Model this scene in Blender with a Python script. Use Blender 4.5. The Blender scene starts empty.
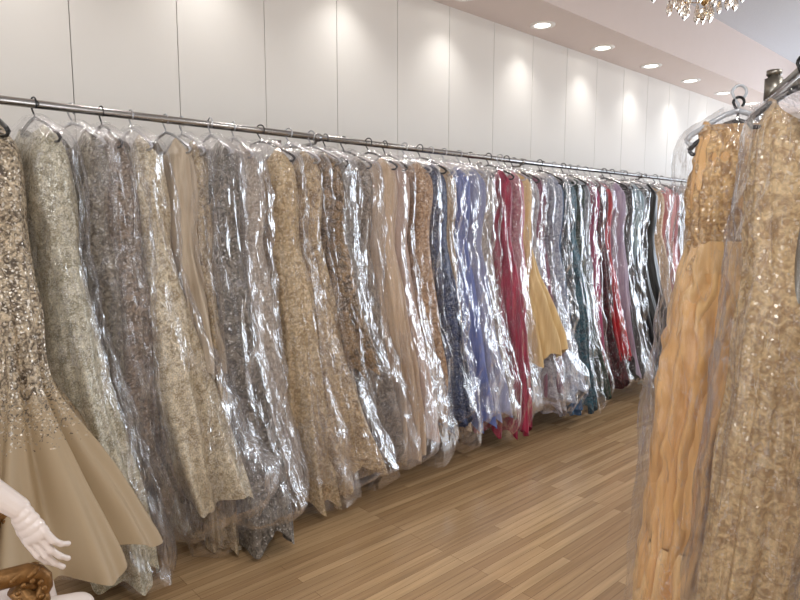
import bpy, math, random
import numpy as np
from mathutils import Vector, Matrix
random.seed(11)
PI=math.pi
scene=bpy.context.scene
scene.view_settings.view_transform='Standard'

# ---------------------------------------------------------------- helpers
def srgb(c):
    o=[]
    for v in c[:3]:
        v=v/255.0
        o.append(v/12.92 if v<=0.04045 else ((v+0.055)/1.055)**2.4)
    return (o[0],o[1],o[2],1.0)

class G:
    """geometry accumulator"""
    def __init__(s): s.v=[]; s.f=[]; s.m=[]
    def add(s,v,f,m=0):
        o=len(s.v); s.v.extend([tuple(p) for p in v])
        s.f.extend([tuple(i+o for i in q) for q in f]); s.m.extend([m]*len(f))
    def box(s,a,b,m=0):
        x0,y0,z0=a; x1,y1,z1=b
        v=[(x0,y0,z0),(x1,y0,z0),(x1,y1,z0),(x0,y1,z0),(x0,y0,z1),(x1,y0,z1),(x1,y1,z1),(x0,y1,z1)]
        s.add(v,[(0,3,2,1),(4,5,6,7),(0,1,5,4),(1,2,6,5),(2,3,7,6),(3,0,4,7)],m)
    def tube(s,pts,r,n=8,m=0,cap=True):
        pts=[Vector(p) for p in pts]
        if not hasattr(r,'__len__'): r=[r]*len(pts)
        V=[];F=[]
        t=(pts[1]-pts[0]).normalized()
        up=Vector((0,0,1)) if abs(t.z)<0.9 else Vector((1,0,0))
        nrm=(up-t*up.dot(t)).normalized()
        for i,p in enumerate(pts):
            if i==0: t=pts[1]-pts[0]
            elif i==len(pts)-1: t=pts[-1]-pts[-2]
            else: t=(pts[i+1]-pts[i]).normalized()+(pts[i]-pts[i-1]).normalized()
            if t.length<1e-9: t=pts[min(i+1,len(pts)-1)]-pts[max(i-1,0)]
            t=t.normalized()
            nrm=nrm-t*nrm.dot(t)
            if nrm.length<1e-6: nrm=t.orthogonal()
            nrm.normalize(); b=t.cross(nrm)
            for k in range(n):
                a=2*PI*k/n
                V.append(p+(nrm*math.cos(a)+b*math.sin(a))*r[i])
        for i in range(len(pts)-1):
            for k in range(n):
                k2=(k+1)%n
                F.append((i*n+k,i*n+k2,(i+1)*n+k2,(i+1)*n+k))
        if cap:
            F.append(tuple(range(n))[::-1]); F.append(tuple((len(pts)-1)*n+k for k in range(n)))
        s.add(V,F,m)
    def ell(s,c,r,n=16,m=0,axis=None,ps=1.0):
        V=[];F=[]; h=n//2
        for i in range(h+1):
            th=PI*i/h
            for k in range(n):
                a=2*PI*k/n
                p=Vector((math.sin(th)*math.cos(a)*r[0],math.sin(th)*math.sin(a)*r[1],math.cos(th)*r[2]))
                if axis is not None: p=axis@p
                V.append(Vector(c)+p)
        for i in range(h):
            for k in range(n):
                k2=(k+1)%n
                F.append((i*n+k,(i+1)*n+k,(i+1)*n+k2,i*n+k2))
        s.add(V,F,m)
    def lathe(s,c,prof,n=24,m=0):
        V=[];F=[]
        for (r,z) in prof:
            for k in range(n):
                a=2*PI*k/n
                V.append((c[0]+r*math.cos(a),c[1]+r*math.sin(a),c[2]+z))
        for i in range(len(prof)-1):
            for k in range(n):
                k2=(k+1)%n
                F.append((i*n+k,(i+1)*n+k,(i+1)*n+k2,i*n+k2))
        s.add(V,F,m)
    def obj(s,name,mats,parent=None,smooth=True,loc=(0,0,0),rz=0.0):
        me=bpy.data.meshes.new(name)
        me.from_pydata([tuple(v) for v in s.v],[],s.f)
        if not isinstance(mats,(list,tuple)): mats=[mats]
        for m in mats: me.materials.append(m)
        me.polygons.foreach_set('material_index',s.m)
        me.polygons.foreach_set('use_smooth',[smooth]*len(me.polygons))
        me.update()
        o=bpy.data.objects.new(name,me); scene.collection.objects.link(o)
        o.location=loc; o.rotation_euler=(0,0,rz)
        if parent: o.parent=parent
        return o

def empty(name,loc=(0,0,0),rz=0.0):
    o=bpy.data.objects.new(name,None); scene.collection.objects.link(o)
    o.location=loc; o.rotation_euler=(0,0,rz); o.empty_display_size=0.1
    return o

# ---------------------------------------------------------------- materials
def newmat(name):
    m=bpy.data.materials.new(name); m.use_nodes=True
    nt=m.node_tree; nt.nodes.clear()
    out=nt.nodes.new('ShaderNodeOutputMaterial')
    return m,nt,out
def N(nt,t,**kw):
    n=nt.nodes.new(t)
    for k,v in kw.items(): setattr(n,k,v)
    return n
def L(nt,a,b): nt.links.new(a,b)
def simple(name,col,rough=0.5,metal=0.0,spec=0.5,noise=0.0,nscale=8,bump=0.0,coat=0.0):
    m,nt,out=newmat(name)
    p=N(nt,'ShaderNodeBsdfPrincipled'); p.inputs['Roughness'].default_value=rough
    p.inputs['Metallic'].default_value=metal; p.inputs['Specular IOR Level'].default_value=spec
    p.inputs['Coat Weight'].default_value=coat
    c=srgb(col)
    tc=N(nt,'ShaderNodeTexCoord')
    nz=N(nt,'ShaderNodeTexNoise'); nz.inputs['Scale'].default_value=nscale; nz.inputs['Detail'].default_value=4
    L(nt,tc.outputs['Object'],nz.inputs['Vector'])
    mx=N(nt,'ShaderNodeMix',data_type='RGBA')
    mx.inputs[6].default_value=tuple(x*(1-noise) for x in c[:3])+(1,)
    mx.inputs[7].default_value=tuple(min(1,x*(1+noise)) for x in c[:3])+(1,)
    L(nt,nz.outputs['Fac'],mx.inputs[0]); L(nt,mx.outputs[2],p.inputs['Base Color'])
    if bump>0:
        b=N(nt,'ShaderNodeBump'); b.inputs['Strength'].default_value=bump; b.inputs['Distance'].default_value=0.005
        L(nt,nz.outputs['Fac'],b.inputs['Height']); L(nt,b.outputs[0],p.inputs['Normal'])
    L(nt,p.outputs[0],out.inputs[0])
    return m

def emis(name,col,st):
    m,nt,out=newmat(name)
    e=N(nt,'ShaderNodeEmission'); e.inputs[0].default_value=srgb(col); e.inputs[1].default_value=st
    L(nt,e.outputs[0],out.inputs[0]); return m

def plastic(name,milky=0.02,tint=(228,225,234),gl=0.010,fr=0.36,crease_highlight=0.2,edge=0.12):
    m,nt,out=newmat(name)
    tc=N(nt,'ShaderNodeTexCoord')
    def ridge(sx,sz,det,dist):
        mp=N(nt,'ShaderNodeMapping'); mp.inputs['Scale'].default_value=(sx,sx,sz)
        L(nt,tc.outputs['Object'],mp.inputs[0])
        nz=N(nt,'ShaderNodeTexNoise'); nz.inputs['Scale'].default_value=1.0; nz.inputs['Detail'].default_value=det
        nz.inputs['Distortion'].default_value=dist; nz.inputs['Roughness'].default_value=0.5
        L(nt,mp.outputs[0],nz.inputs['Vector'])
        s1=N(nt,'ShaderNodeMath',operation='SUBTRACT'); L(nt,nz.outputs['Fac'],s1.inputs[0]); s1.inputs[1].default_value=0.5
        ab=N(nt,'ShaderNodeMath',operation='ABSOLUTE'); L(nt,s1.outputs[0],ab.inputs[0])
        return ab
    a1=ridge(15,3.0,3.0,0.9); a2=ridge(36,6.5,2.0,0.8)
    sm=N(nt,'ShaderNodeMath',operation='MULTIPLY_ADD'); L(nt,a2.outputs[0],sm.inputs[0]); sm.inputs[1].default_value=0.38; L(nt,a1.outputs[0],sm.inputs[2])
    bp=N(nt,'ShaderNodeBump'); bp.inputs['Strength'].default_value=0.8; bp.inputs['Distance'].default_value=0.026
    L(nt,sm.outputs[0],bp.inputs['Height'])
    def band(a,w,v):
        cr=N(nt,'ShaderNodeMapRange'); cr.inputs[1].default_value=0.0; cr.inputs[2].default_value=w
        cr.inputs[3].default_value=v; cr.inputs[4].default_value=0.0
        L(nt,a.outputs[0],cr.inputs[0]); return cr
    c1=band(a1,0.011,crease_highlight); c2=band(a2,0.014,crease_highlight*0.55)  # crease highlights painted as thin white diffuse streaks
    cs=N(nt,'ShaderNodeMath',operation='ADD'); L(nt,c1.outputs[0],cs.inputs[0]); L(nt,c2.outputs[0],cs.inputs[1])
    tr=N(nt,'ShaderNodeBsdfTransparent'); tr.inputs[0].default_value=(0.98,0.98,0.982,1)
    gs=N(nt,'ShaderNodeBsdfGlossy'); gs.inputs['Roughness'].default_value=0.13
    gs.inputs[0].default_value=(1,1,1,1); L(nt,bp.outputs[0],gs.inputs['Normal'])
    df=N(nt,'ShaderNodeBsdfDiffuse'); df.inputs[0].default_value=srgb(tint); L(nt,bp.outputs[0],df.inputs['Normal'])
    lw=N(nt,'ShaderNodeLayerWeight'); lw.inputs[0].default_value=0.25
    lm=N(nt,'ShaderNodeMath',operation='MULTIPLY_ADD'); L(nt,lw.outputs['Facing'],lm.inputs[0]); lm.inputs[1].default_value=edge; lm.inputs[2].default_value=milky
    ad=N(nt,'ShaderNodeMath',operation='ADD'); L(nt,lm.outputs[0],ad.inputs[0]); L(nt,cs.outputs[0],ad.inputs[1]); ad.use_clamp=True
    m1=N(nt,'ShaderNodeMixShader'); L(nt,ad.outputs[0],m1.inputs[0]); L(nt,tr.outputs[0],m1.inputs[1]); L(nt,df.outputs[0],m1.inputs[2])
    lf=N(nt,'ShaderNodeLayerWeight'); lf.inputs[0].default_value=0.25; L(nt,bp.outputs[0],lf.inputs['Normal'])
    g2=N(nt,'ShaderNodeMath',operation='MULTIPLY_ADD'); L(nt,lf.outputs['Fresnel'],g2.inputs[0]); g2.inputs[1].default_value=fr; g2.inputs[2].default_value=gl
    g2.use_clamp=True
    m2=N(nt,'ShaderNodeMixShader'); L(nt,g2.outputs[0],m2.inputs[0]); L(nt,m1.outputs[0],m2.inputs[1]); L(nt,gs.outputs[0],m2.inputs[2])
    L(nt,m2.outputs[0],out.inputs[0])
    return m

def fabric(name,kind,c1,c2,zband=None):
    m,nt,out=newmat(name)
    p=N(nt,'ShaderNodeBsdfPrincipled')
    tc=N(nt,'ShaderNodeTexCoord')
    C1,C2=srgb(c1),srgb(c2)
    nz=N(nt,'ShaderNodeTexNoise'); L(nt,tc.outputs['Object'],nz.inputs['Vector'])
    mx=N(nt,'ShaderNodeMix',data_type='RGBA'); mx.inputs[6].default_value=C2; mx.inputs[7].default_value=C1
    bp=N(nt,'ShaderNodeBump'); bp.inputs['Distance'].default_value=0.004
    rp=N(nt,'ShaderNodeMapRange'); rp.clamp=True
    if kind in('sequin','lace','beaded'):
        nz.inputs['Scale'].default_value=20 if kind=='sequin' else 32
        nz.inputs['Detail'].default_value=3; nz.inputs['Distortion'].default_value=1.6
        rp.inputs[1].default_value=0.38; rp.inputs[2].default_value=0.62
        L(nt,nz.outputs['Fac'],rp.inputs[0])
        vo=N(nt,'ShaderNodeTexVoronoi'); vo.inputs['Scale'].default_value={'sequin':250,'lace':150,'beaded':170}[kind]
        L(nt,tc.outputs['Object'],vo.inputs['Vector'])
        sp=N(nt,'ShaderNodeSeparateColor'); L(nt,vo.outputs['Color'],sp.inputs[0])
        L(nt,rp.outputs[0],mx.inputs[0])
        spark=N(nt,'ShaderNodeMapRange'); spark.inputs[1].default_value=0.80 if kind!='lace' else 0.92
        spark.inputs[2].default_value=0.90 if kind!='lace' else 0.97
        L(nt,sp.outputs[0],spark.inputs[0])
        spark.inputs[4].default_value=0.8
        msk=spark.outputs[0]
        if zband:
            sx=N(nt,'ShaderNodeSeparateXYZ'); L(nt,tc.outputs['Object'],sx.inputs[0])
            zr=N(nt,'ShaderNodeMapRange'); zr.inputs[1].default_value=zband[0]; zr.inputs[2].default_value=zband[1]
            L(nt,sx.outputs['Z'],zr.inputs[0])
            lt=N(nt,'ShaderNodeMath',operation='LESS_THAN'); L(nt,sp.outputs[1],lt.inputs[0]); L(nt,zr.outputs[0],lt.inputs[1])
            mu=N(nt,'ShaderNodeMath',operation='MULTIPLY'); L(nt,lt.outputs[0],mu.inputs[0]); mu.inputs[1].default_value=1.0
            sat=N(nt,'ShaderNodeMix',data_type='RGBA'); sat.inputs[6].default_value=srgb(zband[2])
            L(nt,mx.outputs[2],sat.inputs[7]); L(nt,mu.outputs[0],sat.inputs[0])
            base=sat.outputs[2]
            m2=N(nt,'ShaderNodeMath',operation='MULTIPLY'); L(nt,msk,m2.inputs[0]); L(nt,mu.outputs[0],m2.inputs[1]); msk=m2.outputs[0]
        else: base=mx.outputs[2]
        hs=N(nt,'ShaderNodeHueSaturation'); L(nt,base,hs.inputs['Color'])
        vr=N(nt,'ShaderNodeMapRange'); vr.inputs[3].default_value=0.62 if kind!='lace' else 0.82; vr.inputs[4].default_value=1.38 if kind!='lace' else 1.18
        L(nt,sp.outputs[2],vr.inputs[0]); 
        if zband:
            vm=N(nt,'ShaderNodeMix',data_type='FLOAT'); L(nt,mu.outputs[0],vm.inputs[0]); vm.inputs[2].default_value=1.0; L(nt,vr.outputs[0],vm.inputs[3]); L(nt,vm.outputs[0],hs.inputs['Value'])
        else: L(nt,vr.outputs[0],hs.inputs['Value'])
        wm=N(nt,'ShaderNodeMix',data_type='RGBA'); L(nt,msk,wm.inputs[0]); L(nt,hs.outputs[0],wm.inputs[6])
        wm.inputs[7].default_value=tuple(min(1.0,x*0.6+0.38) for x in C1[:3])+(1,)
        L(nt,wm.outputs[2],p.inputs['Base Color'])
        L(nt,msk,p.inputs['Metallic'])
        rr=N(nt,'ShaderNodeMapRange'); rr.inputs[3].default_value=0.55; rr.inputs[4].default_value=0.28; L(nt,msk,rr.inputs[0]); L(nt,rr.outputs[0],p.inputs['Roughness'])
        bp.inputs['Strength'].default_value=0.4 if kind!='lace' else 0.25
        bp.inputs['Distance'].default_value=0.003
        L(nt,sp.outputs[1],bp.inputs['Height'])
        if zband:
            L(nt,m2.outputs[0],bp.inputs['Height'])
    else:
        mp=N(nt,'ShaderNodeMapping'); mp.inputs['Scale'].default_value=(30,30,3); L(nt,tc.outputs['Object'],mp.inputs[0]); L(nt,mp.outputs[0],nz.inputs['Vector'])
        nz.inputs['Scale'].default_value=1.2; nz.inputs['Detail'].default_value=4
        rp.inputs[1].default_value=0.3; rp.inputs[2].default_value=0.7; L(nt,nz.outputs['Fac'],rp.inputs[0]); L(nt,rp.outputs[0],mx.inputs[0])
        L(nt,mx.outputs[2],p.inputs['Base Color'])
        p.inputs['Roughness'].default_value=0.36 if kind=='satin' else 0.75
        p.inputs['Sheen Weight'].default_value=0.15
        bp.inputs['Strength'].default_value=0.4; L(nt,nz.outputs['Fac'],bp.inputs['Height'])
    L(nt,bp.outputs[0],p.inputs['Normal'])
    L(nt,p.outputs[0],out.inputs[0])
    return m

M_wall=simple('wall_paint',(226,223,218),0.6,noise=0.02,nscale=3)
M_gap=simple('panel_gap',(105,100,98),0.8)
M_soffit=simple('soffit_paint',(222,208,202),0.6,noise=0.02)
M_white=simple('white_trim',(235,232,228),0.45)
M_ceil=simple('ceiling_paint',(196,198,204),0.8,noise=0.06,nscale=60,bump=0.4)
M_chrome=simple('chrome_tube',(170,168,166),0.25,1.0,noise=0.15,nscale=20)
M_steel=simple('brushed_steel',(150,146,138),0.35,1.0,noise=0.12,nscale=15)
M_black=simple('black_plastic',(18,18,20),0.3)
M_wire=simple('wire_steel',(185,185,190),0.3,1.0)
M_clear=simple('clear_acrylic',(190,196,205),0.08,0.0,spec=1.0)
M_lens=emis('downlight_lens',(255,250,240),6.0)
M_skin=simple('mannequin_gloss',(228,216,210),0.28,noise=0.02,coat=0.4)
M_gilt=simple('gilt_wood',(128,92,50),0.42,0.55,noise=0.5,nscale=45,bump=0.8)
M_uph=simple('chair_upholstery',(120,105,60),0.7,noise=0.3,nscale=50,bump=0.4)
M_gold=simple('chandelier_gold',(190,160,115),0.25,1.0)
M_pl=plastic('garment_bag_plastic')
M_pl2=plastic('garment_bag_plastic_clear',milky=0.008,gl=0.006,fr=0.24,crease_highlight=0.10,edge=0.07)
M_pl3=plastic('garment_bag_plastic_cloudy',milky=0.09,gl=0.015,crease_highlight=0.2,tint=(222,218,224))

M_cry,nt,out=newmat('crystal')
g=N(nt,'ShaderNodeBsdfGlass'); g.inputs['Roughness'].default_value=0.02; g.inputs['IOR'].default_value=1.6; g.inputs[0].default_value=(1,0.97,0.92,1)
L(nt,g.outputs[0],out.inputs[0])
M_glass,nt,out=newmat('window_glass')
t=N(nt,'ShaderNodeBsdfTransparent'); g=N(nt,'ShaderNodeBsdfGlossy'); g.inputs['Roughness'].default_value=0.02
mxs=N(nt,'ShaderNodeMixShader'); mxs.inputs[0].default_value=0.08
L(nt,t.outputs[0],mxs.inputs[1]); L(nt,g.outputs[0],mxs.inputs[2]); L(nt,mxs.outputs[0],out.inputs[0])

# wood floor
M_floor,nt,out=newmat('oak_strip_floor')
p=N(nt,'ShaderNodeBsdfPrincipled'); tc=N(nt,'ShaderNodeTexCoord')
mp=N(nt,'ShaderNodeMapping'); mp.inputs['Rotation'].default_value=(0,0,PI/2)
L(nt,tc.outputs['Object'],mp.inputs[0])
br=N(nt,'ShaderNodeTexBrick'); br.offset=0.37; br.offset_frequency=3; br.squash=1.0
br.inputs['Scale'].default_value=1.0; br.inputs['Brick Width'].default_value=1.0; br.inputs['Row Height'].default_value=0.045
br.inputs['Mortar Size'].default_value=0.0009; br.inputs['Mortar Smooth'].default_value=0.3; br.inputs['Bias'].default_value=0.0
br.inputs['Color1'].default_value=(0,0,0,1); br.inputs['Color2'].default_value=(1,1,1,1); br.inputs['Mortar'].default_value=(0.5,0.5,0.5,1)
L(nt,mp.outputs[0],br.inputs['Vector'])
rmp=N(nt,'ShaderNodeValToRGB'); e=rmp.color_ramp.elements
e[0].position=0; e[0].color=srgb((164,132,96)); e[1].position=1; e[1].color=srgb((196,164,124))
k=e.new(0.5); k.color=srgb((180,148,110))
L(nt,br.outputs['Color'],rmp.inputs[0])
mp2=N(nt,'ShaderNodeMapping'); mp2.inputs['Scale'].default_value=(60,2.5,1); L(nt,tc.outputs['Object'],mp2.inputs[0])
gr=N(nt,'ShaderNodeTexNoise'); gr.inputs['Scale'].default_value=1.0; gr.inputs['Detail'].default_value=6; gr.inputs['Distortion'].default_value=0.6
L(nt,mp2.outputs[0],gr.inputs['Vector'])
gm=N(nt,'ShaderNodeMapRange'); gm.inputs[1].default_value=0.3; gm.inputs[2].default_value=0.7; gm.inputs[3].default_value=0.8; gm.inputs[4].default_value=1.1
L(nt,gr.outputs['Fac'],gm.inputs[0])
hs=N(nt,'ShaderNodeHueSaturation'); L(nt,rmp.outputs[0],hs.inputs['Color']); L(nt,gm.outputs[0],hs.inputs['Value'])
mm=N(nt,'ShaderNodeMix',data_type='RGBA'); L(nt,br.outputs['Fac'],mm.inputs[0]); L(nt,hs.outputs[0],mm.inputs[6]); mm.inputs[7].default_value=srgb((105,78,54))
L(nt,mm.outputs[2],p.inputs['Base Color']); p.inputs['Roughness'].default_value=0.25
bb=N(nt,'ShaderNodeBump'); bb.inputs['Strength'].default_value=0.12; bb.inputs['Distance'].default_value=0.002; L(nt,gr.outputs['Fac'],bb.inputs['Height']); L(nt,bb.outputs[0],p.inputs['Normal'])
L(nt,p.outputs[0],out.inputs[0])

# ---------------------------------------------------------------- room
XW=-3.2; XR=4.0; Y0=-3.5; Y1=10.0; ZC=3.6
g=G(); g.box((XW-0.2,Y0-0.2,-0.1),(XR+0.2,Y1+0.2,0)); g.obj('floor',M_floor,smooth=False)
g=G(); g.box((XW-0.2,Y0-0.2,ZC),(XR+0.2,Y1+0.2,ZC+0.1)); g.obj('ceiling',M_ceil,smooth=False)
g=G(); g.box((XW-0.2,Y0-0.2,0),(XW-0.012,Y1+0.2,ZC),1)
y=0.375-0.505*8
while y<Y1:
    g.box((XW-0.012,max(y+0.0022,Y0),0),(XW,min(y+0.505-0.0022,Y1),3.08),0); y+=0.505
g.obj('wall_left',[M_wall,M_gap],smooth=False)
g=G(); g.box((XW,Y0,3.08),(-2.68,Y1,ZC)); g.obj('ceiling_soffit',M_soffit,smooth=False)
g=G(); g.box((XW,Y0,0),(XW+0.015,Y1,0.1)); g.box((XW,Y0,0.1),(XW+0.009,Y1,0.115)); g.obj('baseboard_left',M_white,smooth=False)
def wall_with_opening(name,axis,pos,th,a0,a1,o0,o1,z0,z1):
    g=G()
    def bx(u0,u1,w0,w1):
        if axis=='y': g.box((u0,min(pos,pos+th),w0),(u1,max(pos,pos+th),w1))
        else: g.box((min(pos,pos+th),u0,w0),(max(pos,pos+th),u1,w1))
    bx(a0,o0,0,ZC); bx(o1,a1,0,ZC); bx(o0,o1,0,z0); bx(o0,o1,z1,ZC)
    g.obj(name,M_wall,smooth=False)
wall_with_opening('wall_far','y',Y1,0.15,XW,XR,-2.55,2.6,0.35,3.0)
wall_with_opening('wall_back','y',Y0,-0.15,XW,XR,-2.2,3.2,0.35,3.0)
g=G(); g.box((XR,Y0,0),(XR+0.15,Y1,ZC)); g.obj('wall_right',M_wall,smooth=False)
def window(name,ypos,x0,x1,z0,z1):
    r=empty(name,(0,ypos,0))
    g=G()
    w=0.05
    g.box((x0,-0.05,z0),(x1,0.05,z0+w)); g.box((x0,-0.05,z1-w),(x1,0.05,z1))
    n=3
    for i in range(n+1):
        x=x0+(x1-x0-w)*i/n
        g.box((x,-0.05,z0+w),(x+w,0.05,z1-w))
    g.obj('frame',M_white,r,smooth=False)
    g=G(); g.box((x0+w,-0.004,z0+w),(x1-w,0.004,z1-w)); g.obj('pane',M_glass,r,smooth=False)
window('window_1',Y1+0.07,-2.55,2.6,0.35,3.0)
window('window_2',Y0-0.07,-2.2,3.2,0.35,3.0)
g=G(); g.box((XR-0.015,Y0,0),(XR,Y1,0.11)); g.obj('baseboard_right',M_white,smooth=False)

# downlights
yy=4.24-0.91*8
while yy<Y1-0.3:
    if yy>Y0+0.3:
        r=empty('recessed_downlight',(-2.99,yy,3.08))
        g=G(); g.lathe((0,0,0),[(0.062,0.0),(0.064,-0.006),(0.085,-0.008),(0.098,-0.004),(0.1,0.001)],28); g.obj('trim_ring',M_white,r)
        g=G(); g.lathe((0,0,0),[(0.0005,-0.003),(0.064,-0.003)],28); g.obj('lens',M_lens,r)
        ld=bpy.data.lights.new('spot','SPOT'); ld.energy=15; ld.spot_size=math.radians(108); ld.spot_blend=1.0; ld.shadow_soft_size=0.05; ld.color=(1,0.975,0.94)
        lo=bpy.data.objects.new('lamp',ld); scene.collection.objects.link(lo); lo.parent=r; lo.location=(0,0,-0.02)
    yy+=0.91

# ---------------------------------------------------------------- cloth generators
def vn(u,v,pu,seed,pv=64):
    rs=np.random.RandomState(seed); R=rs.uniform(-1,1,(pu,pv))
    ui=np.floor(u).astype(int); vi=np.floor(v).astype(int)
    fu=u-ui; fv=v-vi; fu=fu*fu*(3-2*fu); fv=fv*fv*(3-2*fv)
    a=R[ui%pu,vi%pv]; b=R[(ui+1)%pu,vi%pv]; c=R[ui%pu,(vi+1)%pv]; d=R[(ui+1)%pu,(vi+1)%pv]
    return (a*(1-fu)+b*fu)*(1-fv)+(c*(1-fu)+d*fu)*fv

def smoothed(zs,keys,idx,k=7):
    ks=sorted(keys); z=[q[0] for q in ks]; w=[q[idx] for q in ks]
    y=np.interp(zs,z,w)
    pad=np.concatenate([[y[0]]*(k//2),y,[y[-1]]*(k//2)])
    return np.convolve(pad,np.ones(k)/k,'valid')

def shell(name,zs,hw,ht,cx,cy,disp_mul,disp_abs,zoff,mat,parent,pw=0.85):
    ns,na=len(zs),disp_mul.shape[1]
    th=np.linspace(0,2*PI,na,endpoint=False)
    c=np.cos(th); s=np.sin(th)
    c=np.sign(c)*np.abs(c)**pw; s=np.sign(s)*np.abs(s)**pw
    X=cx[:,None]+hw[:,None]*c[None,:]*disp_mul+disp_abs*np.cos(th)[None,:]
    Y=cy[:,None]+ht[:,None]*s[None,:]*disp_mul+disp_abs*np.sin(th)[None,:]
    Z=zs[:,None]+zoff
    V=np.stack([X,Y,Z],-1).reshape(-1,3)
    i=np.arange(ns-1)[:,None]; k=np.arange(na)[None,:]; k2=(k+1)%na
    F=np.stack([i*na+k,i*na+k2,(i+1)*na+k2,(i+1)*na+k],-1).reshape(-1,4)
    me=bpy.data.meshes.new(name)
    me.vertices.add(len(V)); me.vertices.foreach_set('co',V.ravel())
    me.loops.add(len(F)*4); me.loops.foreach_set('vertex_index',F.ravel())
    me.polygons.add(len(F)); me.polygons.foreach_set('loop_start',np.arange(0,len(F)*4,4)); me.polygons.foreach_set('loop_total',np.full(len(F),4))
    me.update(calc_edges=True); me.validate()
    me.polygons.foreach_set('use_smooth',[True]*len(me.polygons))
    me.materials.append(mat)
    o=bpy.data.objects.new(name,me); scene.collection.objects.link(o); o.parent=parent
    return o

def hanger(parent,zr,mat,rr=0.02,w=0.21,r=0.0045,style='triangle',drop=0.055):
    g=G()
    pts=[]
    R=rr+r
    for i in range(13):
        a=math.radians(-50+ i*(230)/12)
        pts.append((R*math.cos(a),0,zr+R*math.sin(a)))
    pts.append((-R*0.6,0,zr-R*0.9)); pts.append((0,0,zr-R*1.7)); pts.append((0,0,zr-drop))
    g.tube(pts,r*0.75,6)
    zs=zr-drop
    sh=[(0,0,zs),(w*0.25,0,zs-0.012),(w*0.6,0,zs-0.042),(w*0.92,0,zs-0.075),(w,0,zs-0.09)]
    g.tube(sh,r*1.4,8); g.tube([(-a,b,c) for a,b,c in sh],r*1.4,8)
    if style=='triangle':
        g.tube([(w,0,zs-0.09),(w*0.93,0,zs-0.102),(-w*0.93,0,zs-0.102),(-w,0,zs-0.09)],r*1.1,8)
    return g.obj('hanger',mat,parent)

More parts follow.
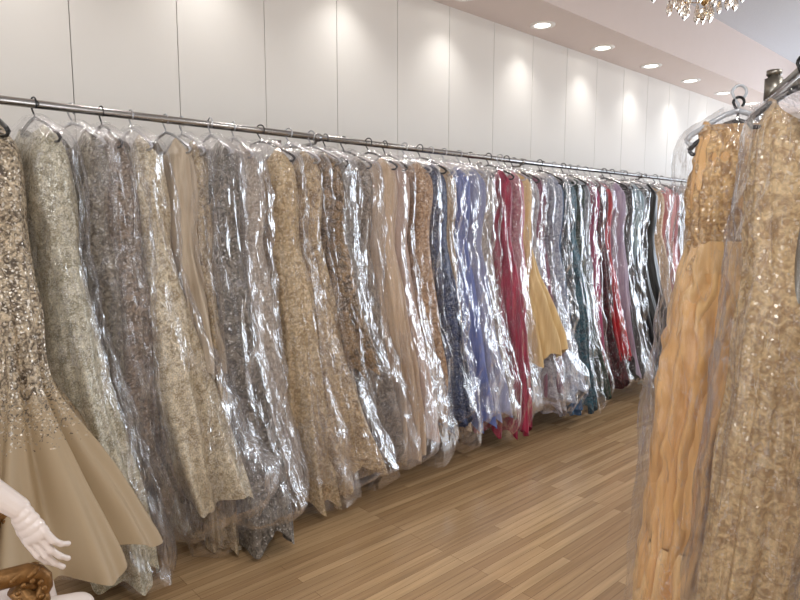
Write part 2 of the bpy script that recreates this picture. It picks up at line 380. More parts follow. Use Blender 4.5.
seedc=[100]
def gown(name,loc,rz,zr,mat,hem=0.2,hwh=0.32,hth=0.14,tt=0.08,dx=0.1,dy=0.05,bag=True,folds=9,amp=0.28,keys=None,
         hang=None,bagmat=None,neck=0.1,bagend=None,hangr=0.02,bagw=0.0,bagdx=0.0,na=110,gather=0.0,bsh=0.235,minw=0.22,hw_h=0.2,hr=0.0045,wild=1.0,sway=0.02,mid_f=0.5,uneven=0.0,puff=0.0):
    seedc[0]+=7; sd=seedc[0]
    root=empty(name,(loc[0],loc[1],0),rz)
    top=zr-0.085
    if keys is None:
        wz=random.uniform(-0.05,0.05)
        mid=(hem+1.15)/2
        keys=[(top,0.085,0.03),(top-0.035,0.14,tt*0.6),(top-0.09,0.19,tt*0.85),(top-0.25,0.19,tt*1.15),(1.42+wz,0.16,tt*0.9),(1.2+wz,0.2,tt*1.15),
              (mid,0.21*(1-mid_f)+hwh*mid_f,tt*(1-mid_f)+hth*mid_f+0.01),(hem+0.15,hwh*0.96,hth*1.0),(hem,hwh,hth)]
    ns=80
    zs=np.linspace(top,hem,ns)
    hw=smoothed(zs,keys,1,5); ht=smoothed(zs,keys,2,5)
    s=(top-zs)/(top-hem)
    ph=random.uniform(0,6)
    cx=dx*s**1.5+sway*np.sin(s*5+ph)*s; cy=dy*s**1.4+sway*np.sin(s*6+ph*2)*s
    th=np.linspace(0,2*PI,na,endpoint=False)
    S,T=np.meshgrid(s,th,indexing='ij')
    A=amp*np.clip((S-0.25)/0.6,0.14,1)
    warp=vn(T/(2*PI)*5,S*3,5,sd)*1.6
    f1=0.5+0.5*np.sin(folds*T+warp+ph+S*1.2); f2=0.5+0.5*np.sin((folds*2+3)*T+warp*2+ph*1.7)
    mul=1-A*(0.7*f1+0.3*f2)
    ab=0.009*vn(T/(2*PI)*18+S*3,S*9,18,sd+1)
    zoff=np.zeros_like(S)
    nk=np.clip(1-S*14,0,1)
    zoff-=nk*neck*np.abs(np.sin(T))**2
    low=np.clip((S-0.8)/0.2,0,1)
    zoff+=low*(0.03*np.sin(folds*T+ph)+uneven*vn(T/(2*PI)*4,S*1,4,sd+21))
    zoff=np.maximum(zoff,0.012-zs[:,None])
    shell('gown_fabric',zs,hw,ht,cx,cy,mul,ab,zoff,mat,root)
    hanger(root,zr,hang or M_wire,rr=hangr,w=hw_h,r=hr)
    if bag:
        be=bagend if bagend is not None else hem-random.uniform(-0.04,0.08)
        be=max(be,0.03)
        btop=zr-0.045; ns2=105
        zb=np.linspace(btop,be,ns2)
        kb=[(btop,0.018,0.012),(btop-0.015,bsh*0.4,0.03),(btop-0.06,bsh*0.92,max(0.05,tt*0.85)),(btop-0.10,bsh*1.02,max(0.06,tt*1.05)),(btop-0.24,bsh*1.02,tt*1.25)]
        for (z,a,b) in keys:
            if z<btop-0.3 and z>be+0.01:
                f=np.clip((1.3-z)/0.9,0,1)
                kb.append((z,max(a+0.018,minw)+bagw+puff*0.5*f,max(b+0.014,tt*1.2)+bagw*0.4+puff*f))
        kk=min(kb,key=lambda q:q[0])
        kb.append((be,kk[1]*(1-gather),kk[2]*(1-gather)))
        bw=smoothed(zb,kb,1,5); bt=smoothed(zb,kb,2,5)
        sb=np.clip((top-zb)/(top-hem),0,1.15)
        bcx=dx*sb**1.5+sway*np.sin(sb*5+ph)*sb+bagdx*sb; bcy=dy*sb**1.4+sway*np.sin(sb*6+ph*2)*sb
        s2=np.linspace(0,1,ns2); nb=140
        th=np.linspace(0,2*PI,nb,endpoint=False)
        S,T=np.meshgrid(s2,th,indexing='ij'); U=T/(2*PI)
        slant=random.uniform(-0.35,0.35)
        lowf=np.clip(S*1.4,0.25,1)*wild
        mul=1+0.11*lowf*vn(U*6+slant*S*6,S*4,6,sd+2)-0.04*(0.5+0.5*np.sin(8*T+ph+S*2))
        r1=np.abs(vn(U*15+slant*S*15,S*4,15,sd+3)); r2=np.abs(vn(U*27-slant*S*40,S*8,27,sd+4)); r3=np.abs(vn(U*11+S*16,S*7,11,sd+5)); r4=np.abs(vn(U*9-S*12,S*9,9,sd+8))
        ab=(0.015*(0.5-r1)*2+0.007*(0.5-r2)*2+0.008*(0.5-r3)*2+0.007*(0.5-r4)*2)*np.clip(S*6,0.2,1)*wild
        zo=np.clip((S-0.86)/0.14,0,1)*0.09*vn(U*7,S*1,7,sd+6)+0.012*vn(U*7,S*9,7,sd+9)*np.clip(S*5,0,1)
        zo=np.maximum(zo,0.012-zb[:,None])
        shell('garment_bag',zb,bw,bt,bcx,bcy,mul,ab,zo,bagmat or M_pl,root)
    return root

# ---------------------------------------------------------------- long wall rack
ZR=1.98; XRD=-2.79
rk=empty('wall_clothes_rail',(XRD,0,0))
g=G(); g.tube([(0,-1.5,ZR),(0,8.6,ZR)],0.017,16)
for yb in (-1.2,0.2,1.95,3.75,5.55,7.35):
    g.tube([(XW-XRD,yb,ZR-0.03),(-0.02,yb,ZR-0.03),(0,yb,ZR)],0.009,8)
    g.box((XW-XRD,yb-0.03,ZR-0.08),(XW-XRD+0.006,yb+0.03,ZR+0.03))
    g.tube([(0,yb-0.015,ZR),(0,yb+0.015,ZR)],0.023,14)
g.obj('rail_tube',M_chrome,rk)

M_bead=fabric('beaded_satin','beaded',(194,178,152),(90,76,60),zband=(0.74,0.98,(172,151,120)))
kt=[(1.90,0.06,0.03),(1.86,0.13,0.05),(1.78,0.18,0.08),(1.6,0.18,0.09),(1.4,0.15,0.08),(1.2,0.17,0.10),(1.0,0.16,0.10),(0.92,0.17,0.12),(0.80,0.22,0.19),(0.6,0.30,0.30),(0.35,0.38,0.43)]
gown('trumpet_evening_gown',(XRD+0.04,0.45),math.radians(10),ZR,M_bead,hem=0.35,keys=kt,dx=0.34,dy=-0.05,bag=False,folds=9,amp=0.36,hang=M_black,neck=0.06,na=220,hr=0.006,sway=0.0)

# y, kind, c1, c2, hem, half width, half depth, bag, lean, profile, puff
W=[
(0.62,'sequin',(200,194,172),(150,143,120),0.10,0.29,0.16,M_pl,0.10,0.5,0.03),
(0.76,'lace',(164,155,140),(98,89,78),0.26,0.27,0.12,M_pl,0.10,0.4,0.02),
(0.87,'lace',(150,134,118),(92,80,70),0.30,0.24,0.10,M_pl,0.12,0.4,0.0),
(0.99,'sequin',(212,200,174),(162,146,118),0.22,0.38,0.22,M_pl,0.22,0.55,0.07),
(1.14,'satin',(210,195,174),(178,161,140),0.78,0.22,0.10,None,0.06,0.6,0.0),
(1.22,'sequin',(194,175,144),(134,115,88),0.09,0.30,0.13,M_pl,0.08,0.4,0.03),
(1.33,'lace',(130,122,112),(76,70,64),0.06,0.29,0.12,M_pl,0.08,0.4,0.03),
(1.46,'lace',(186,174,160),(140,128,116),0.16,0.30,0.13,M_pl3,0.1,0.5,0.0),
(1.60,'lace',(212,190,154),(162,138,102),0.10,0.35,0.17,M_pl,0.13,0.4,0.05),
(1.76,'sequin',(198,174,138),(138,114,84),0.16,0.32,0.15,M_pl,0.1,0.5,0.04),
(1.89,'sequin',(150,122,88),(82,64,43),0.72,0.24,0.11,M_pl2,0.06,0.5,0.0),
(2.01,'lace',(172,165,156),(118,111,105),0.16,0.28,0.12,M_pl,0.06,0.4,0.03),
(2.14,'sequin',(160,146,130),(104,92,80),0.22,0.26,0.11,M_pl3,0.05,0.4,0.0),
(2.28,'satin',(216,191,164),(188,161,132),0.2,0.28,0.12,M_pl,0.06,0.5,0.03),
(2.42,'tulle',(210,186,172),(180,154,140),0.22,0.34,0.15,M_pl,0.06,0.6,0.05),
(2.56,'lace',(194,162,130),(140,108,80),0.28,0.26,0.12,M_pl,0.05,0.4,0.0),
(2.68,'sequin',(62,76,112),(28,36,62),0.22,0.26,0.12,M_pl2,0.04,0.5,0.0),
(2.80,'lace',(196,172,142),(146,122,94),0.18,0.26,0.12,M_pl,0.04,0.4,0.0),
(2.92,'tulle',(118,134,196),(76,92,154),0.2,0.34,0.15,M_pl,0.07,0.6,0.03),
(3.07,'tulle',(164,170,202),(122,128,168),0.24,0.30,0.13,M_pl3,0.02,0.6,0.0),
(3.20,'lace',(190,180,170),(134,122,114),0.22,0.30,0.12,M_pl,0.02,0.4,0.03),
(3.33,'satin',(178,34,76),(122,14,50),0.20,0.27,0.11,M_pl,0.03,0.4,0.0),
(3.44,'lace',(204,146,150),(166,84,108),0.2,0.30,0.12,M_pl,0.02,0.4,0.03),
(3.54,'tulle',(226,200,152),(202,170,120),0.58,0.35,0.17,None,0.08,0.7,0.0),
(3.68,'sequin',(190,188,196),(132,130,140),0.25,0.28,0.12,M_pl,0.02,0.4,0.03),
(3.80,'tulle',(148,84,112),(104,50,76),0.26,0.37,0.21,M_pl,0.05,0.6,0.02),
(3.92,'lace',(176,184,200),(120,126,148),0.25,0.28,0.12,M_pl,0.0,0.4,0.0),
(4.03,'tulle',(80,126,172),(46,84,128),0.18,0.31,0.12,M_pl2,0.0,0.6,0.0),
(4.14,'sequin',(22,84,102),(8,38,52),0.2,0.30,0.12,M_pl2,0.0,0.5,0.0),
(4.27,'sequin',(18,58,44),(4,20,14),0.22,0.32,0.12,M_pl2,0.0,0.5,0.0),
(4.38,'lace',(186,192,202),(108,116,128),0.3,0.26,0.11,M_pl,0.0,0.4,0.03),
(4.49,'tulle',(180,52,108),(132,24,72),0.22,0.30,0.12,M_pl,0.0,0.6,0.0),
(4.62,'lace',(86,14,28),(40,6,14),0.22,0.28,0.11,M_pl2,0.0,0.5,0.0),
(4.74,'satin',(200,20,38),(140,8,22),0.5,0.36,0.13,None,0.0,0.6,0.0),
(4.89,'tulle',(196,182,202),(148,134,162),0.22,0.26,0.11,M_pl,0.0,0.6,0.03),
(5.01,'lace',(20,20,24),(6,6,8),0.22,0.32,0.12,M_pl2,0.0,0.5,0.0),
(5.15,'tulle',(176,202,210),(124,146,162),0.2,0.22,0.09,M_pl,0.0,0.5,0.0),
(5.24,'satin',(14,14,18),(6,6,8),0.22,0.38,0.15,None,0.0,0.6,0.0),
(5.44,'satin',(14,14,16),(6,6,8),0.28,0.35,0.14,None,0.0,0.5,0.0),
(5.64,'lace',(214,188,156),(166,138,108),0.25,0.26,0.11,M_pl,0.0,0.4,0.0),
(5.80,'tulle',(222,150,144),(186,104,106),0.25,0.32,0.12,M_pl2,0.0,0.5,0.0),
(6.00,'satin',(200,60,76),(150,30,50),0.25,0.32,0.12,M_pl2,0.0,0.5,0.0),
]
cols=[((206,190,170),(160,140,120)),((190,60,90),(140,30,60)),((120,140,190),(80,90,140)),((210,205,210),(150,150,160)),((40,40,50),(20,20,24))]
y=6.18; i=0
while y<8.4:
    c=cols[i%5]; W.append((y,['lace','tulle','sequin'][i%3],c[0],c[1],0.25,0.3,0.12,M_pl,0.0,0.5,0.0)); y+=0.17; i+=1
for i,(yy,kind,c1,c2,hem,hw,ht,bm,dy,mf,pf) in enumerate(W):
    sp=(W[i+1][0]-yy) if i+1<len(W) else 0.17
    sat=fabric('fabric_%02d_%s'%(i,kind),kind,c1,c2)
    rz=math.radians(random.uniform(-6,24)) if yy<2.5 else math.radians(random.uniform(-8,14))
    strong=bm is M_pl2 or bm is None
    dxx=random.uniform(0.09,0.17) if strong and yy>2.5 else random.uniform(0.02,0.15)
    gown('evening_gown',(XRD+random.uniform(-0.03,0.04),yy),rz,ZR,sat,hem=max(0.05,hem+random.uniform(-0.06,0.06)),hwh=hw+random.uniform(-0.03,0.05),hth=ht+random.uniform(-0.01,0.03),
         tt=max(0.066,sp*random.uniform(0.52,0.7)),dx=dxx,dy=dy+random.uniform(-0.02,0.03),bag=bm is not None,bagmat=bm,folds=random.choice([5,6,7,8,9,11]),
         amp=random.uniform(0.3,0.46),hang=M_black if random.random()<0.4 else M_wire,neck=random.uniform(0.04,0.12),
         gather=random.choice([0,0.1,0.3,0.5]),na=110,wild=random.uniform(0.9,1.5),sway=random.uniform(0.01,0.04),mid_f=mf,uneven=0.07,puff=pf)

# ---------------------------------------------------------------- right rolling rack
rr=empty('rolling_garment_rack',(-0.70,2.24,0),math.atan2(0.47,0.88))
RZ=1.95
g=G()
def post(x,y):
    g.tube([(x,y,0.1),(x,y,RZ+0.04)],0.018,14)
    g.tube([(x,y,RZ+0.03),(x,y,RZ+0.045)],0.022,14)
for (x,y) in ((0,0),(0,-0.465),(1.5,0),(1.5,-0.465)):
    post(x,y)
for yv in (0,-0.465):
    g.tube([(-0.02,yv,RZ),(1.52,yv,RZ)],0.016,14)
    g.tube([(0,yv,0.14),(1.5,yv,0.14)],0.016,14)
for xv in (0,1.5):
    g.tube([(xv,0.03,RZ-0.03),(xv,-1.0 if xv==0 else -0.5,RZ-0.03)],0.012,14)
    g.tube([(xv,0.05,0.14),(xv,-0.52,0.14)],0.018,14)
    g.tube([(xv,0,RZ-0.05),(xv,0,RZ+0.02)],0.026,14); g.tube([(xv,-0.465,RZ-0.05),(xv,-0.465,RZ+0.02)],0.026,14)
g.obj('frame',M_steel,rr)
g=G()
for (x,y) in ((0,0.03),(0,-0.5),(1.5,0.03),(1.5,-0.5)):
    g.tube([(x-0.014,y,0.042),(x+0.014,y,0.042)],0.04,18); g.tube([(x,y,0.05),(x,y,0.13)],0.01,8)
g.obj('casters',M_black,rr)

def rackpt(lx,ly):
    a=math.atan2(0.47,0.88); return (-0.70+lx*math.cos(a)-ly*math.sin(a), 2.24+lx*math.sin(a)+ly*math.cos(a))
F_gold=fabric('gold_tulle','tulle',(226,182,124),(200,152,94))
F_gold2=fabric('gold_tulle_light','tulle',(232,196,144),(212,170,114))
F_goldb=fabric('gold_beaded_lace','lace',(208,172,118),(152,114,68))
F_beige=fabric('beige_sequin','lace',(204,178,136),(160,130,92))
F_cream=fabric('cream_lace','lace',(196,176,146),(150,128,98))
RZ2=RZ-0.03
A=math.radians(40)
kg=[(1.82,0.1,0.03),(1.78,0.125,0.05),(1.6,0.13,0.07),(1.42,0.11,0.08),(1.25,0.15,0.10),(0.9,0.165,0.13),(0.5,0.165,0.135),(0.16,0.165,0.14)]
p=rackpt(-0.03,-0.06)
gx,gy=p[0]-0.06,p[1]-0.05
GD=-0.07
gg=gown('gold_tulle_gown',(gx,gy),A,RZ2,F_gold,hem=0.16,keys=kg,dx=GD,dy=-0.02,folds=11,amp=0.34,hang=M_clear,neck=0.04,bagmat=M_pl,bagw=0.0,bagdx=-0.02,gather=0.0,hangr=0.015,na=220,bsh=0.17,minw=0.18,hw_h=0.15,hr=0.006,sway=0.0,uneven=0.04,wild=0.8)
hanger(gg,RZ2-0.03,M_black,rr=0.01,w=0.14,r=0.006)
th=np.linspace(0,2*PI,200,endpoint=False)
zs=np.linspace(1.82,1.34,48)
kb=[(1.82,0.108,0.045),(1.6,0.14,0.08),(1.42,0.122,0.09),(1.34,0.14,0.10)]
hw=smoothed(zs,kb,1,3); ht=smoothed(zs,kb,2,3); s=(1.83-zs)/1.67
S,T=np.meshgrid(s,th,indexing='ij')
lo_=np.clip((S-0.2)/0.09,0,1)
shell('bodice',zs,hw,ht,GD*s**1.5,-0.02*s,1-0.07*np.sin(9*T)**2,0.006*vn(T/(2*PI)*20,S*60,20,5),0.03*lo_*np.cos(7*T),F_goldb,gg)
for j,(z0,z1,w0,w1,amp_) in enumerate(((1.46,1.20,0.115,0.16,0.08),(1.36,0.22,0.12,0.178,0.11),(0.46,0.12,0.165,0.19,0.10))):
    n_=70 if j==1 else 30; zs=np.linspace(z0,z1,n_); t=np.linspace(0,1,n_)
    hw=w0+(w1-w0)*np.clip(t*(4 if j==1 else 1.5),0,1)**0.7; ht=hw*0.82; s=(1.83-zs)/1.67
    S,T=np.meshgrid(t,th,indexing='ij')
    mul=1-(0.03+amp_*np.clip(S*2,0,1))*(1+np.sin(13*T+j*2+S*2+vn(T/(2*PI)*6,S*4,6,31+j)*2.5))
    shell('tulle_layer_%d'%(j+1),zs,hw,ht,GD*s**1.5,-0.02*s,mul,0.012*vn(T/(2*PI)*30,S*(20 if j==1 else 6),30,8+j),0.02*S*np.cos(19*T+j)+0.05*S*vn(T/(2*PI)*7,S*1,7,50+j),F_gold2 if j!=1 else F_gold,gg)
p=rackpt(-0.02,-0.41)
k2=[(1.82,0.08,0.03),(1.74,0.12,0.05),(1.55,0.115,0.08),(1.38,0.095,0.07),(1.2,0.115,0.09),(0.8,0.125,0.11),(0.3,0.13,0.13),(0.12,0.14,0.14)]
gown('beaded_evening_gown',(p[0]+0.01,p[1]+0.01),A,RZ2,F_beige,hem=0.12,keys=k2,dx=-0.08,dy=0.02,folds=9,amp=0.38,hang=M_black,neck=0.06,bagmat=M_pl,bagw=0.0,hangr=0.015,na=180,bsh=0.135,minw=0.135,hw_h=0.13,hr=0.006,uneven=0.05,sway=0.008,wild=0.9)
p=rackpt(0.0,-0.92)
gown('lace_evening_gown',(p[0]+0.08,p[1]+0.03),A,RZ2,F_cream,hem=0.12,keys=k2,dx=0.0,dy=0,folds=9,amp=0.28,hang=M_black,neck=0.06,bagmat=M_pl2,hangr=0.015,na=160,bsh=0.15,minw=0.15,hw_h=0.15)
F_taupe=fabric('taupe_lace','lace',(150,136,118),(96,86,74))
for j,(lx,c) in enumerate(((0.30,F_taupe),(0.55,F_beige),(0.8,F_gold),(1.1,F_cream))):
    p=rackpt(lx,0)
    gown('evening_gown',p,math.atan2(0.47,0.88)+PI/2,RZ,c,hem=0.22,hwh=0.2,hth=0.11,dx=0.02,dy=0,hangr=0.016,bsh=0.19,minw=0.19,hw_h=0.17)

# ---------------------------------------------------------------- chandelier
ch=empty('crystal_chandelier',(-1.16,2.8,0))
gm=G(); gc=G()
zc=2.55
gm.lathe((0,0,zc),[(0.001,-0.12),(0.012,-0.11),(0.02,-0.09),(0.010,-0.06),(0.014,-0.03),(0.04,0),(0.045,0.03),(0.012,0.07),(0.010,0.2),(0.03,0.24),(0.012,0.28),(0.01,0.34)],20)
gm.tube([(0,0,zc+0.3),(0,0,ZC-0.02)],0.006,8)
gm.lathe((0,0,ZC),[(0.06,0),(0.055,-0.02),(0.02,-0.035),(0.001,-0.036)],24)
def drop(g,x,y,z,h,w,n=6):
    V=[(x,y,z)]; F=[]
    for lv,(fz,fr) in enumerate(((0.18,0.5),(0.62,1.0),(0.8,0.75))):
        for k in range(n):
            a=2*PI*k/n+lv*0.3; V.append((x+w*fr*math.cos(a),y+w*fr*math.sin(a),z-h*fz))
    V.append((x,y,z-h))
    for k in range(n):
        k2=(k+1)%n
        F.append((0,1+k2,1+k))
        for l in range(2): F.append((1+l*n+k,1+l*n+k2,1+(l+1)*n+k2,1+(l+1)*n+k))
        F.append((1+2*n+k,1+2*n+k2,3*n+1))
    g.add(V,F)
for i in range(8):
    a=2*PI*i/8+0.2; c,s=math.cos(a),math.sin(a)
    arm=[]
    for t in np.linspace(0,1,14):
        r=0.04+0.22*t; z=zc-0.02-0.07*math.sin(t*PI*1.1)+0.07*t
        arm.append((c*r,s*r,z))
    gm.tube(arm,0.004,8)
    ex,ey,ez=arm[-1]
    gm.lathe((ex,ey,ez),[(0.005,-0.01),(0.03,0.0),(0.034,0.008),(0.012,0.012),(0.011,0.08),(0.001,0.081)],14)
    gm.lathe((ex,ey,ez+0.08),[(0.008,0),(0.011,0.02),(0.001,0.05)],10)
    for k in range(5):
        b=2*PI*k/5; drop(gc,ex+0.032*math.cos(b),ey+0.032*math.sin(b),ez-0.002,0.05,0.008)
    mx_,my_,mz_=arm[6]; drop(gc,mx_,my_,mz_-0.005,0.07,0.014); drop(gc,arm[10][0],arm[10][1],arm[10][2]-0.005,0.06,0.012)
    a2=2*PI*(i+1)/8+0.2
    for t in np.linspace(0,1,11):
        px=(c*(1-t)+math.cos(a2)*t)*0.23; py=(s*(1-t)+math.sin(a2)*t)*0.23
        gc.ell((px,py,ez-0.05*math.sin(t*PI)-0.01),(0.006,0.006,0.006),6)
for R,n,z in ((0.055,10,zc-0.02),(0.10,14,zc-0.07),(0.03,6,zc-0.12)):
    for k in range(n):
        a=2*PI*k/n; drop(gc,R*math.cos(a),R*math.sin(a),z,0.065,0.012)
gm.tube([(0.1*math.cos(2*PI*k/24),0.1*math.sin(2*PI*k/24),zc-0.07) for k in range(25)],0.002,6)
gc.ell((0,0,zc-0.15),(0.022,0.022,0.026),10)
gm.obj('metal_frame',M_gold,ch); o=gc.obj('crystals',M_cry,ch,smooth=False)

# ---------------------------------------------------------------- gilt armchair
ac=empty('gilt_armchair',(0,0,0))
g=G()
xr,xl=-1.775,-2.225
ZA=0.01
def arm_pts(x):
    P=[(x,-0.42,0.70+ZA),(x,-0.25,0.67+ZA),(x,-0.05,0.625+ZA),(x,0.12,0.60+ZA),(x,0.24,0.605+ZA),(x,0.31,0.60+ZA)]
    c=(0.31,0.555+ZA); r=0.045
    for i in range(1,15):
        a=math.radians(90-i*32); rr_=r*(1-i/17.0)
        P.append((x,c[0]+rr_*math.cos(a),c[1]+rr_*math.sin(a)))
    return P
for x in (xr,xl):
    P=arm_pts(x); g.tube(P,[0.022]*4+[0.025,0.025]+[0.022-0.0008*i for i in range(14)],12)
    S_=[(x,0.28,0.57+ZA),(x,0.33,0.50),(x,0.31,0.44),(x,0.25,0.38),(x,0.27,0.33)]
    g.tube(S_,[0.022,0.030,0.026,0.028,0.028],12)
    for i in range(12):
        t=i/11; yv=-0.1+0.42*t; zv=0.622-0.02*t+ZA
        for sgn in (-1,1):
            rot=Matrix.Rotation(sgn*0.5,3,'Z')@Matrix.Rotation(0.35,3,'X')
            g.ell((x+sgn*0.018,yv,zv+0.004),(0.009,0.024,0.009),8,0,rot)
    for i in range(9):
        a=2*PI*i/9
        g.ell((x+0.022,0.31+0.03*math.cos(a),0.555+ZA+0.03*math.sin(a)),(0.006,0.008,0.008),8)
        g.ell((x-0.022,0.31+0.03*math.cos(a),0.555+ZA+0.03*math.sin(a)),(0.006,0.008,0.008),8)
    for i in range(9):
        g.ell((x+0.012*math.sin(i*2),0.345-0.011*i,0.53-0.022*i),(0.030,0.013,0.022),8,0,Matrix.Rotation(i*0.5,3,'X'))
    g.tube([(x,0.28,0.34),(x,0.31,0.25),(x,0.30,0.12),(x,0.325,0.03),(x,0.34,0.0)],[0.03,0.032,0.018,0.016,0.024],12)
    g.tube([(x,-0.42,0.34),(x,-0.44,0.2),(x,-0.50,0.0)],[0.028,0.022,0.018],12)
    g.tube([(x,-0.42,0.34),(x,-0.44,0.7),(x,-0.50,1.05)],[0.026,0.024,0.02],12)
g.box((xl,0.24,0.29),(xr,0.30,0.37)); g.box((xl,-0.46,0.29),(xr,-0.40,0.37))
g.box((xr-0.03,-0.42,0.29),(xr+0.02,0.27,0.37)); g.box((xl-0.02,-0.42,0.29),(xl+0.03,0.27,0.37))
top=[]
for t in np.linspace(0,1,15):
    top.append((xl+(xr-xl)*t,-0.50,1.05+0.09*math.sin(t*PI)+0.02*math.cos(t*PI*6)))
g.tube(top,0.024,12)
g.obj('carved_frame',M_gilt,ac)
g=G()
V=[];F=[]
n=14
for i in range(n+1):
    for j in range(n+1):
        u,v=i/n,j/n
        e=1-max(abs(2*u-1),abs(2*v-1))**4
        V.append((xl+0.03+(xr-xl-0.06)*u,-0.4+0.66*v,0.35+0.04*e))
for i in range(n):
    for j in range(n):
        F.append((i*(n+1)+j,(i+1)*(n+1)+j,(i+1)*(n+1)+j+1,i*(n+1)+j+1))
g.add(V,F)
V=[]
for i in range(n+1):
    for j in range(n+1):
        u,v=i/n,j/n
        e=1-max(abs(2*u-1),abs(2*v-1))**4
        V.append((xl+0.03+(xr-xl-0.06)*u,-0.455+0.03*e-0.05*v,0.5+0.58*v))
g.add(V,F)
g.obj('cushions',M_uph,ac)

# ---------------------------------------------------------------- seated mannequin
mq=empty('seated_mannequin',(0,0,0))
def limb(g,p0,p1,r0,r1,n=14,bulge=0.0):
    p0,p1=Vector(p0),Vector(p1); pts=[];rs=[]
    for i in range(9):
        t=i/8; pts.append(p0.lerp(p1,t)); rs.append(r0*(1-t)+r1*t+bulge*math.sin(PI*min(1,t*1.4)) )
    g.tube(pts,rs,n); g.ell(p0,(r0,)*3,14); g.ell(p1,(r1,)*3,14)
def remesh(o,vox,sm=6):
    r=o.modifiers.new('remesh','REMESH'); r.mode='VOXEL'; r.voxel_size=vox; r.use_smooth_shade=True
    s=o.modifiers.new('smooth','SMOOTH'); s.iterations=sm; s.factor=0.5
g=G()
hipc=Vector((-1.97,-0.10,0.48))
g.ell(hipc+Vector((0,0,0.02)),(0.155,0.12,0.11),20)
tor=[(hipc.x,-0.11,0.50),(hipc.x,-0.12,0.65),(hipc.x,-0.14,0.78),(hipc.x,-0.15,0.92),(hipc.x,-0.16,1.03),(hipc.x,-0.16,1.09)]
for i in range(len(tor)-1):
    for t in (0,0.25,0.5,0.75):
        a=Vector(tor[i]).lerp(Vector(tor[i+1]),t); k=(i+t)/5
        w=np.interp(k,[0,0.25,0.45,0.7,0.9,1.0],[0.155,0.125,0.115,0.14,0.155,0.1]); d=np.interp(k,[0,0.25,0.45,0.7,0.9,1.0],[0.11,0.085,0.08,0.1,0.075,0.06])
        g.ell(a,(w,d,0.07),18)
for sx in (-1,1): g.ell((hipc.x+sx*0.07,-0.06,0.93),(0.055,0.055,0.055),14)
limb(g,(hipc.x,-0.16,1.08),(hipc.x,-0.145,1.22),0.048,0.042)
hc=Vector((hipc.x,-0.13,1.31))
g.ell(hc,(0.073,0.09,0.108),20); g.ell(hc+Vector((0,0.035,-0.055)),(0.048,0.05,0.05),16)
g.ell(hc+Vector((0,0.094,-0.012)),(0.010,0.016,0.024),10); g.ell(hc+Vector((0,0.082,-0.052)),(0.022,0.012,0.008),10)
for sx in (-1,1):
    g.ell(hc+Vector((sx*0.03,0.080,0.012)),(0.014,0.010,0.008),10); g.ell(hc+Vector((sx*0.073,0.0,-0.01)),(0.010,0.018,0.028),10)
limb(g,(-1.90,-0.04,0.46),(-1.885,0.45,0.395),0.078,0.048,bulge=0.004)
limb(g,(-1.885,0.45,0.395),(-1.885,0.50,0.08),0.046,0.034,bulge=0.006)
limb(g,(-2.05,-0.04,0.46),(-2.05,0.38,0.41),0.078,0.048,bulge=0.004)
limb(g,(-2.05,0.38,0.41),(-2.05,0.42,0.08),0.046,0.034,bulge=0.006)
for x,yv in ((-1.885,0.5),(-2.05,0.42)):
    limb(g,(x,yv-0.02,0.05),(x,yv+0.15,0.025),0.036,0.022); g.ell((x,yv-0.03,0.04),(0.03,0.035,0.035),12)
limb(g,(-2.13,-0.15,1.06),(-2.16,-0.06,0.80),0.045,0.036); limb(g,(-2.16,-0.06,0.80),(-2.09,0.14,0.60),0.036,0.024)
g.ell((-2.075,0.19,0.565),(0.035,0.06,0.018),14)
limb(g,(-1.85,-0.15,1.06),(-1.84,-0.14,1.05),0.046,0.046)
b=g.obj('body',M_skin,mq); remesh(b,0.008)
# right arm + hand
g=G()
SH=Vector((-1.84,-0.14,1.06)); EL=Vector((-1.885,0.10,0.995)); WR=Vector((-1.785,0.302,0.785))
limb(g,SH,EL,0.046,0.042); limb(g,EL,WR,0.045,0.028,bulge=0.004)
D=Vector((0.060,0.060,-0.150)).normalized()
side=Vector((0.75,0.55,0.62)); side=(side-D*side.dot(D)).normalized()*-1
nrm=D.cross(side).normalized()
if nrm.x<0: nrm=-nrm
Rm=Matrix((side,D,nrm)).transposed()
HS=1.15
for t,w,h in ((0.0,0.026,0.022),(0.018,0.029,0.019),(0.036,0.034,0.017),(0.054,0.038,0.0155),(0.072,0.039,0.014)):
    g.ell(WR+D*t*HS,(w*HS,0.022*HS,h*HS),16,0,Rm)
specs=[(0.028,0.080,(0.037,0.024,0.020),0.30),(0.0095,0.085,(0.041,0.027,0.022),0.24),(-0.0095,0.082,(0.038,0.025,0.021),0.30),(-0.028,0.074,(0.029,0.020,0.018),0.42)]
for sx,ty,ls,curl in specs:
    sx*=HS; ty*=HS
    p=WR+side*sx+D*(ty-0.012)
    d=(D+side*sx*1.0).normalized(); pts=[p,WR+side*sx+D*ty+nrm*0.002]; ang=curl*0.45
    rs=[0.0106,0.0104]
    q=pts[1]
    for k,l in enumerate(ls):
        dd=(d*math.cos(ang)-nrm*math.sin(ang)).normalized()
        q2=q+dd*l*HS; r=0.0098-0.0011*k; pts+= [q.lerp(q2,0.5),q2]; rs+=[r*0.94,r]; q=q2; ang+=curl
    g.tube(pts,rs,12); g.ell(pts[-1],(rs[-1],)*3,10)
pts=[WR+side*0.012+D*0.012,WR+side*0.026+D*0.026]; q=pts[1]; rs=[0.014,0.0135]
d=(D*0.85+side*0.5-nrm*0.25).normalized()
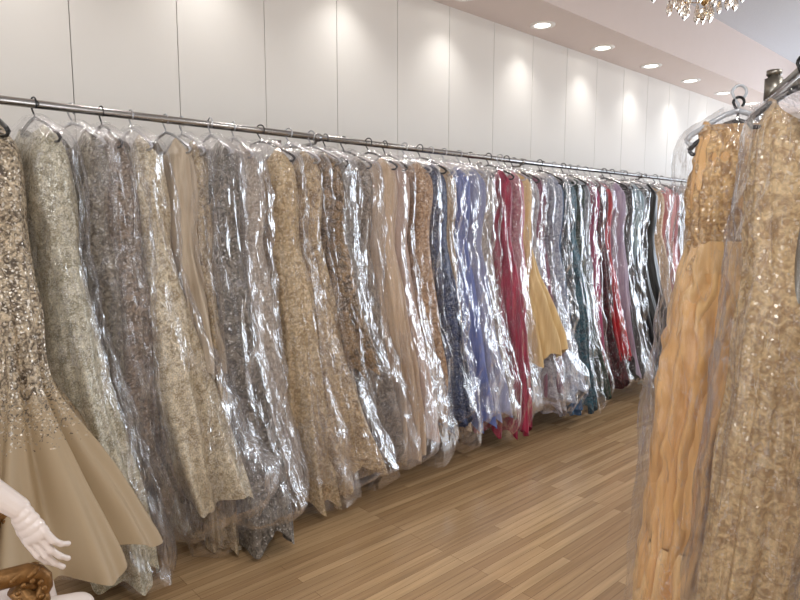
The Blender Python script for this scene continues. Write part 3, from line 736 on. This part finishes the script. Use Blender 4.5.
for l,r,bend in ((0.040,0.0115,0.0),(0.030,0.0100,0.35),(0.025,0.0084,0.3)):
    d=(d+D*bend*0.6-nrm*bend*0.3).normalized(); q2=q+d*l; pts+=[q.lerp(q2,0.5),q2]; rs+=[r*0.97,r]; q=q2
g.tube(pts,rs,12); g.ell(pts[-1],(rs[-1],)*3,10)
h=g.obj('right_arm_hand',M_skin,mq); remesh(h,0.0022,4)

# ---------------------------------------------------------------- lights & world
def area(name,loc,rot,sx,sy,e,col):
    ld=bpy.data.lights.new(name,'AREA'); ld.shape='RECTANGLE'; ld.size=sx; ld.size_y=sy; ld.energy=e; ld.color=col
    o=bpy.data.objects.new(name,ld); scene.collection.objects.link(o); o.location=loc; o.rotation_euler=rot
    return o
area('daylight_far_window',(0.0,Y1+0.35,1.7),(-PI/2,0,0),5.0,2.6,280,(0.80,0.89,1.0))
area('daylight_back_window',(0.5,Y0-0.35,1.7),(PI/2,0,0),5.2,2.6,155,(1.0,0.985,0.97))
M_diff=emis('fill_panel_glow',(255,248,238),3.0)  # glowing face of the added fill panels
for (x,y_) in ((0.8,0.5),(0.8,3.8),(0.8,7.0)):  # unseen overhead panels, added as fill light for the room
    r=empty('added_fill_panel',(x,y_,ZC))
    g=G(); g.box((-0.62,-0.32,-0.04),(0.62,0.32,0)); g.obj('housing',M_white,r,smooth=False)
    g=G(); g.box((-0.58,-0.28,-0.045),(0.58,0.28,-0.041)); g.obj('diffuser',M_diff,r,smooth=False)
    l=area('lamp',(0,0,-0.06),(0,0,0),1.15,0.55,46,(1,0.98,0.95)); l.parent=r
w=bpy.data.worlds.new('world'); scene.world=w; w.use_nodes=True
bg=w.node_tree.nodes['Background']; bg.inputs[0].default_value=(0.8,0.88,1.0,1); bg.inputs[1].default_value=0.8

# ---------------------------------------------------------------- camera
cam=bpy.data.cameras.new('camera'); co=bpy.data.objects.new('camera',cam); scene.collection.objects.link(co)
co.location=(0,0,1.5); co.rotation_euler=(math.radians(90-6.6),0,math.radians(47.6))
cam.sensor_width=36; cam.lens=27.9; cam.clip_start=0.02
scene.camera=co
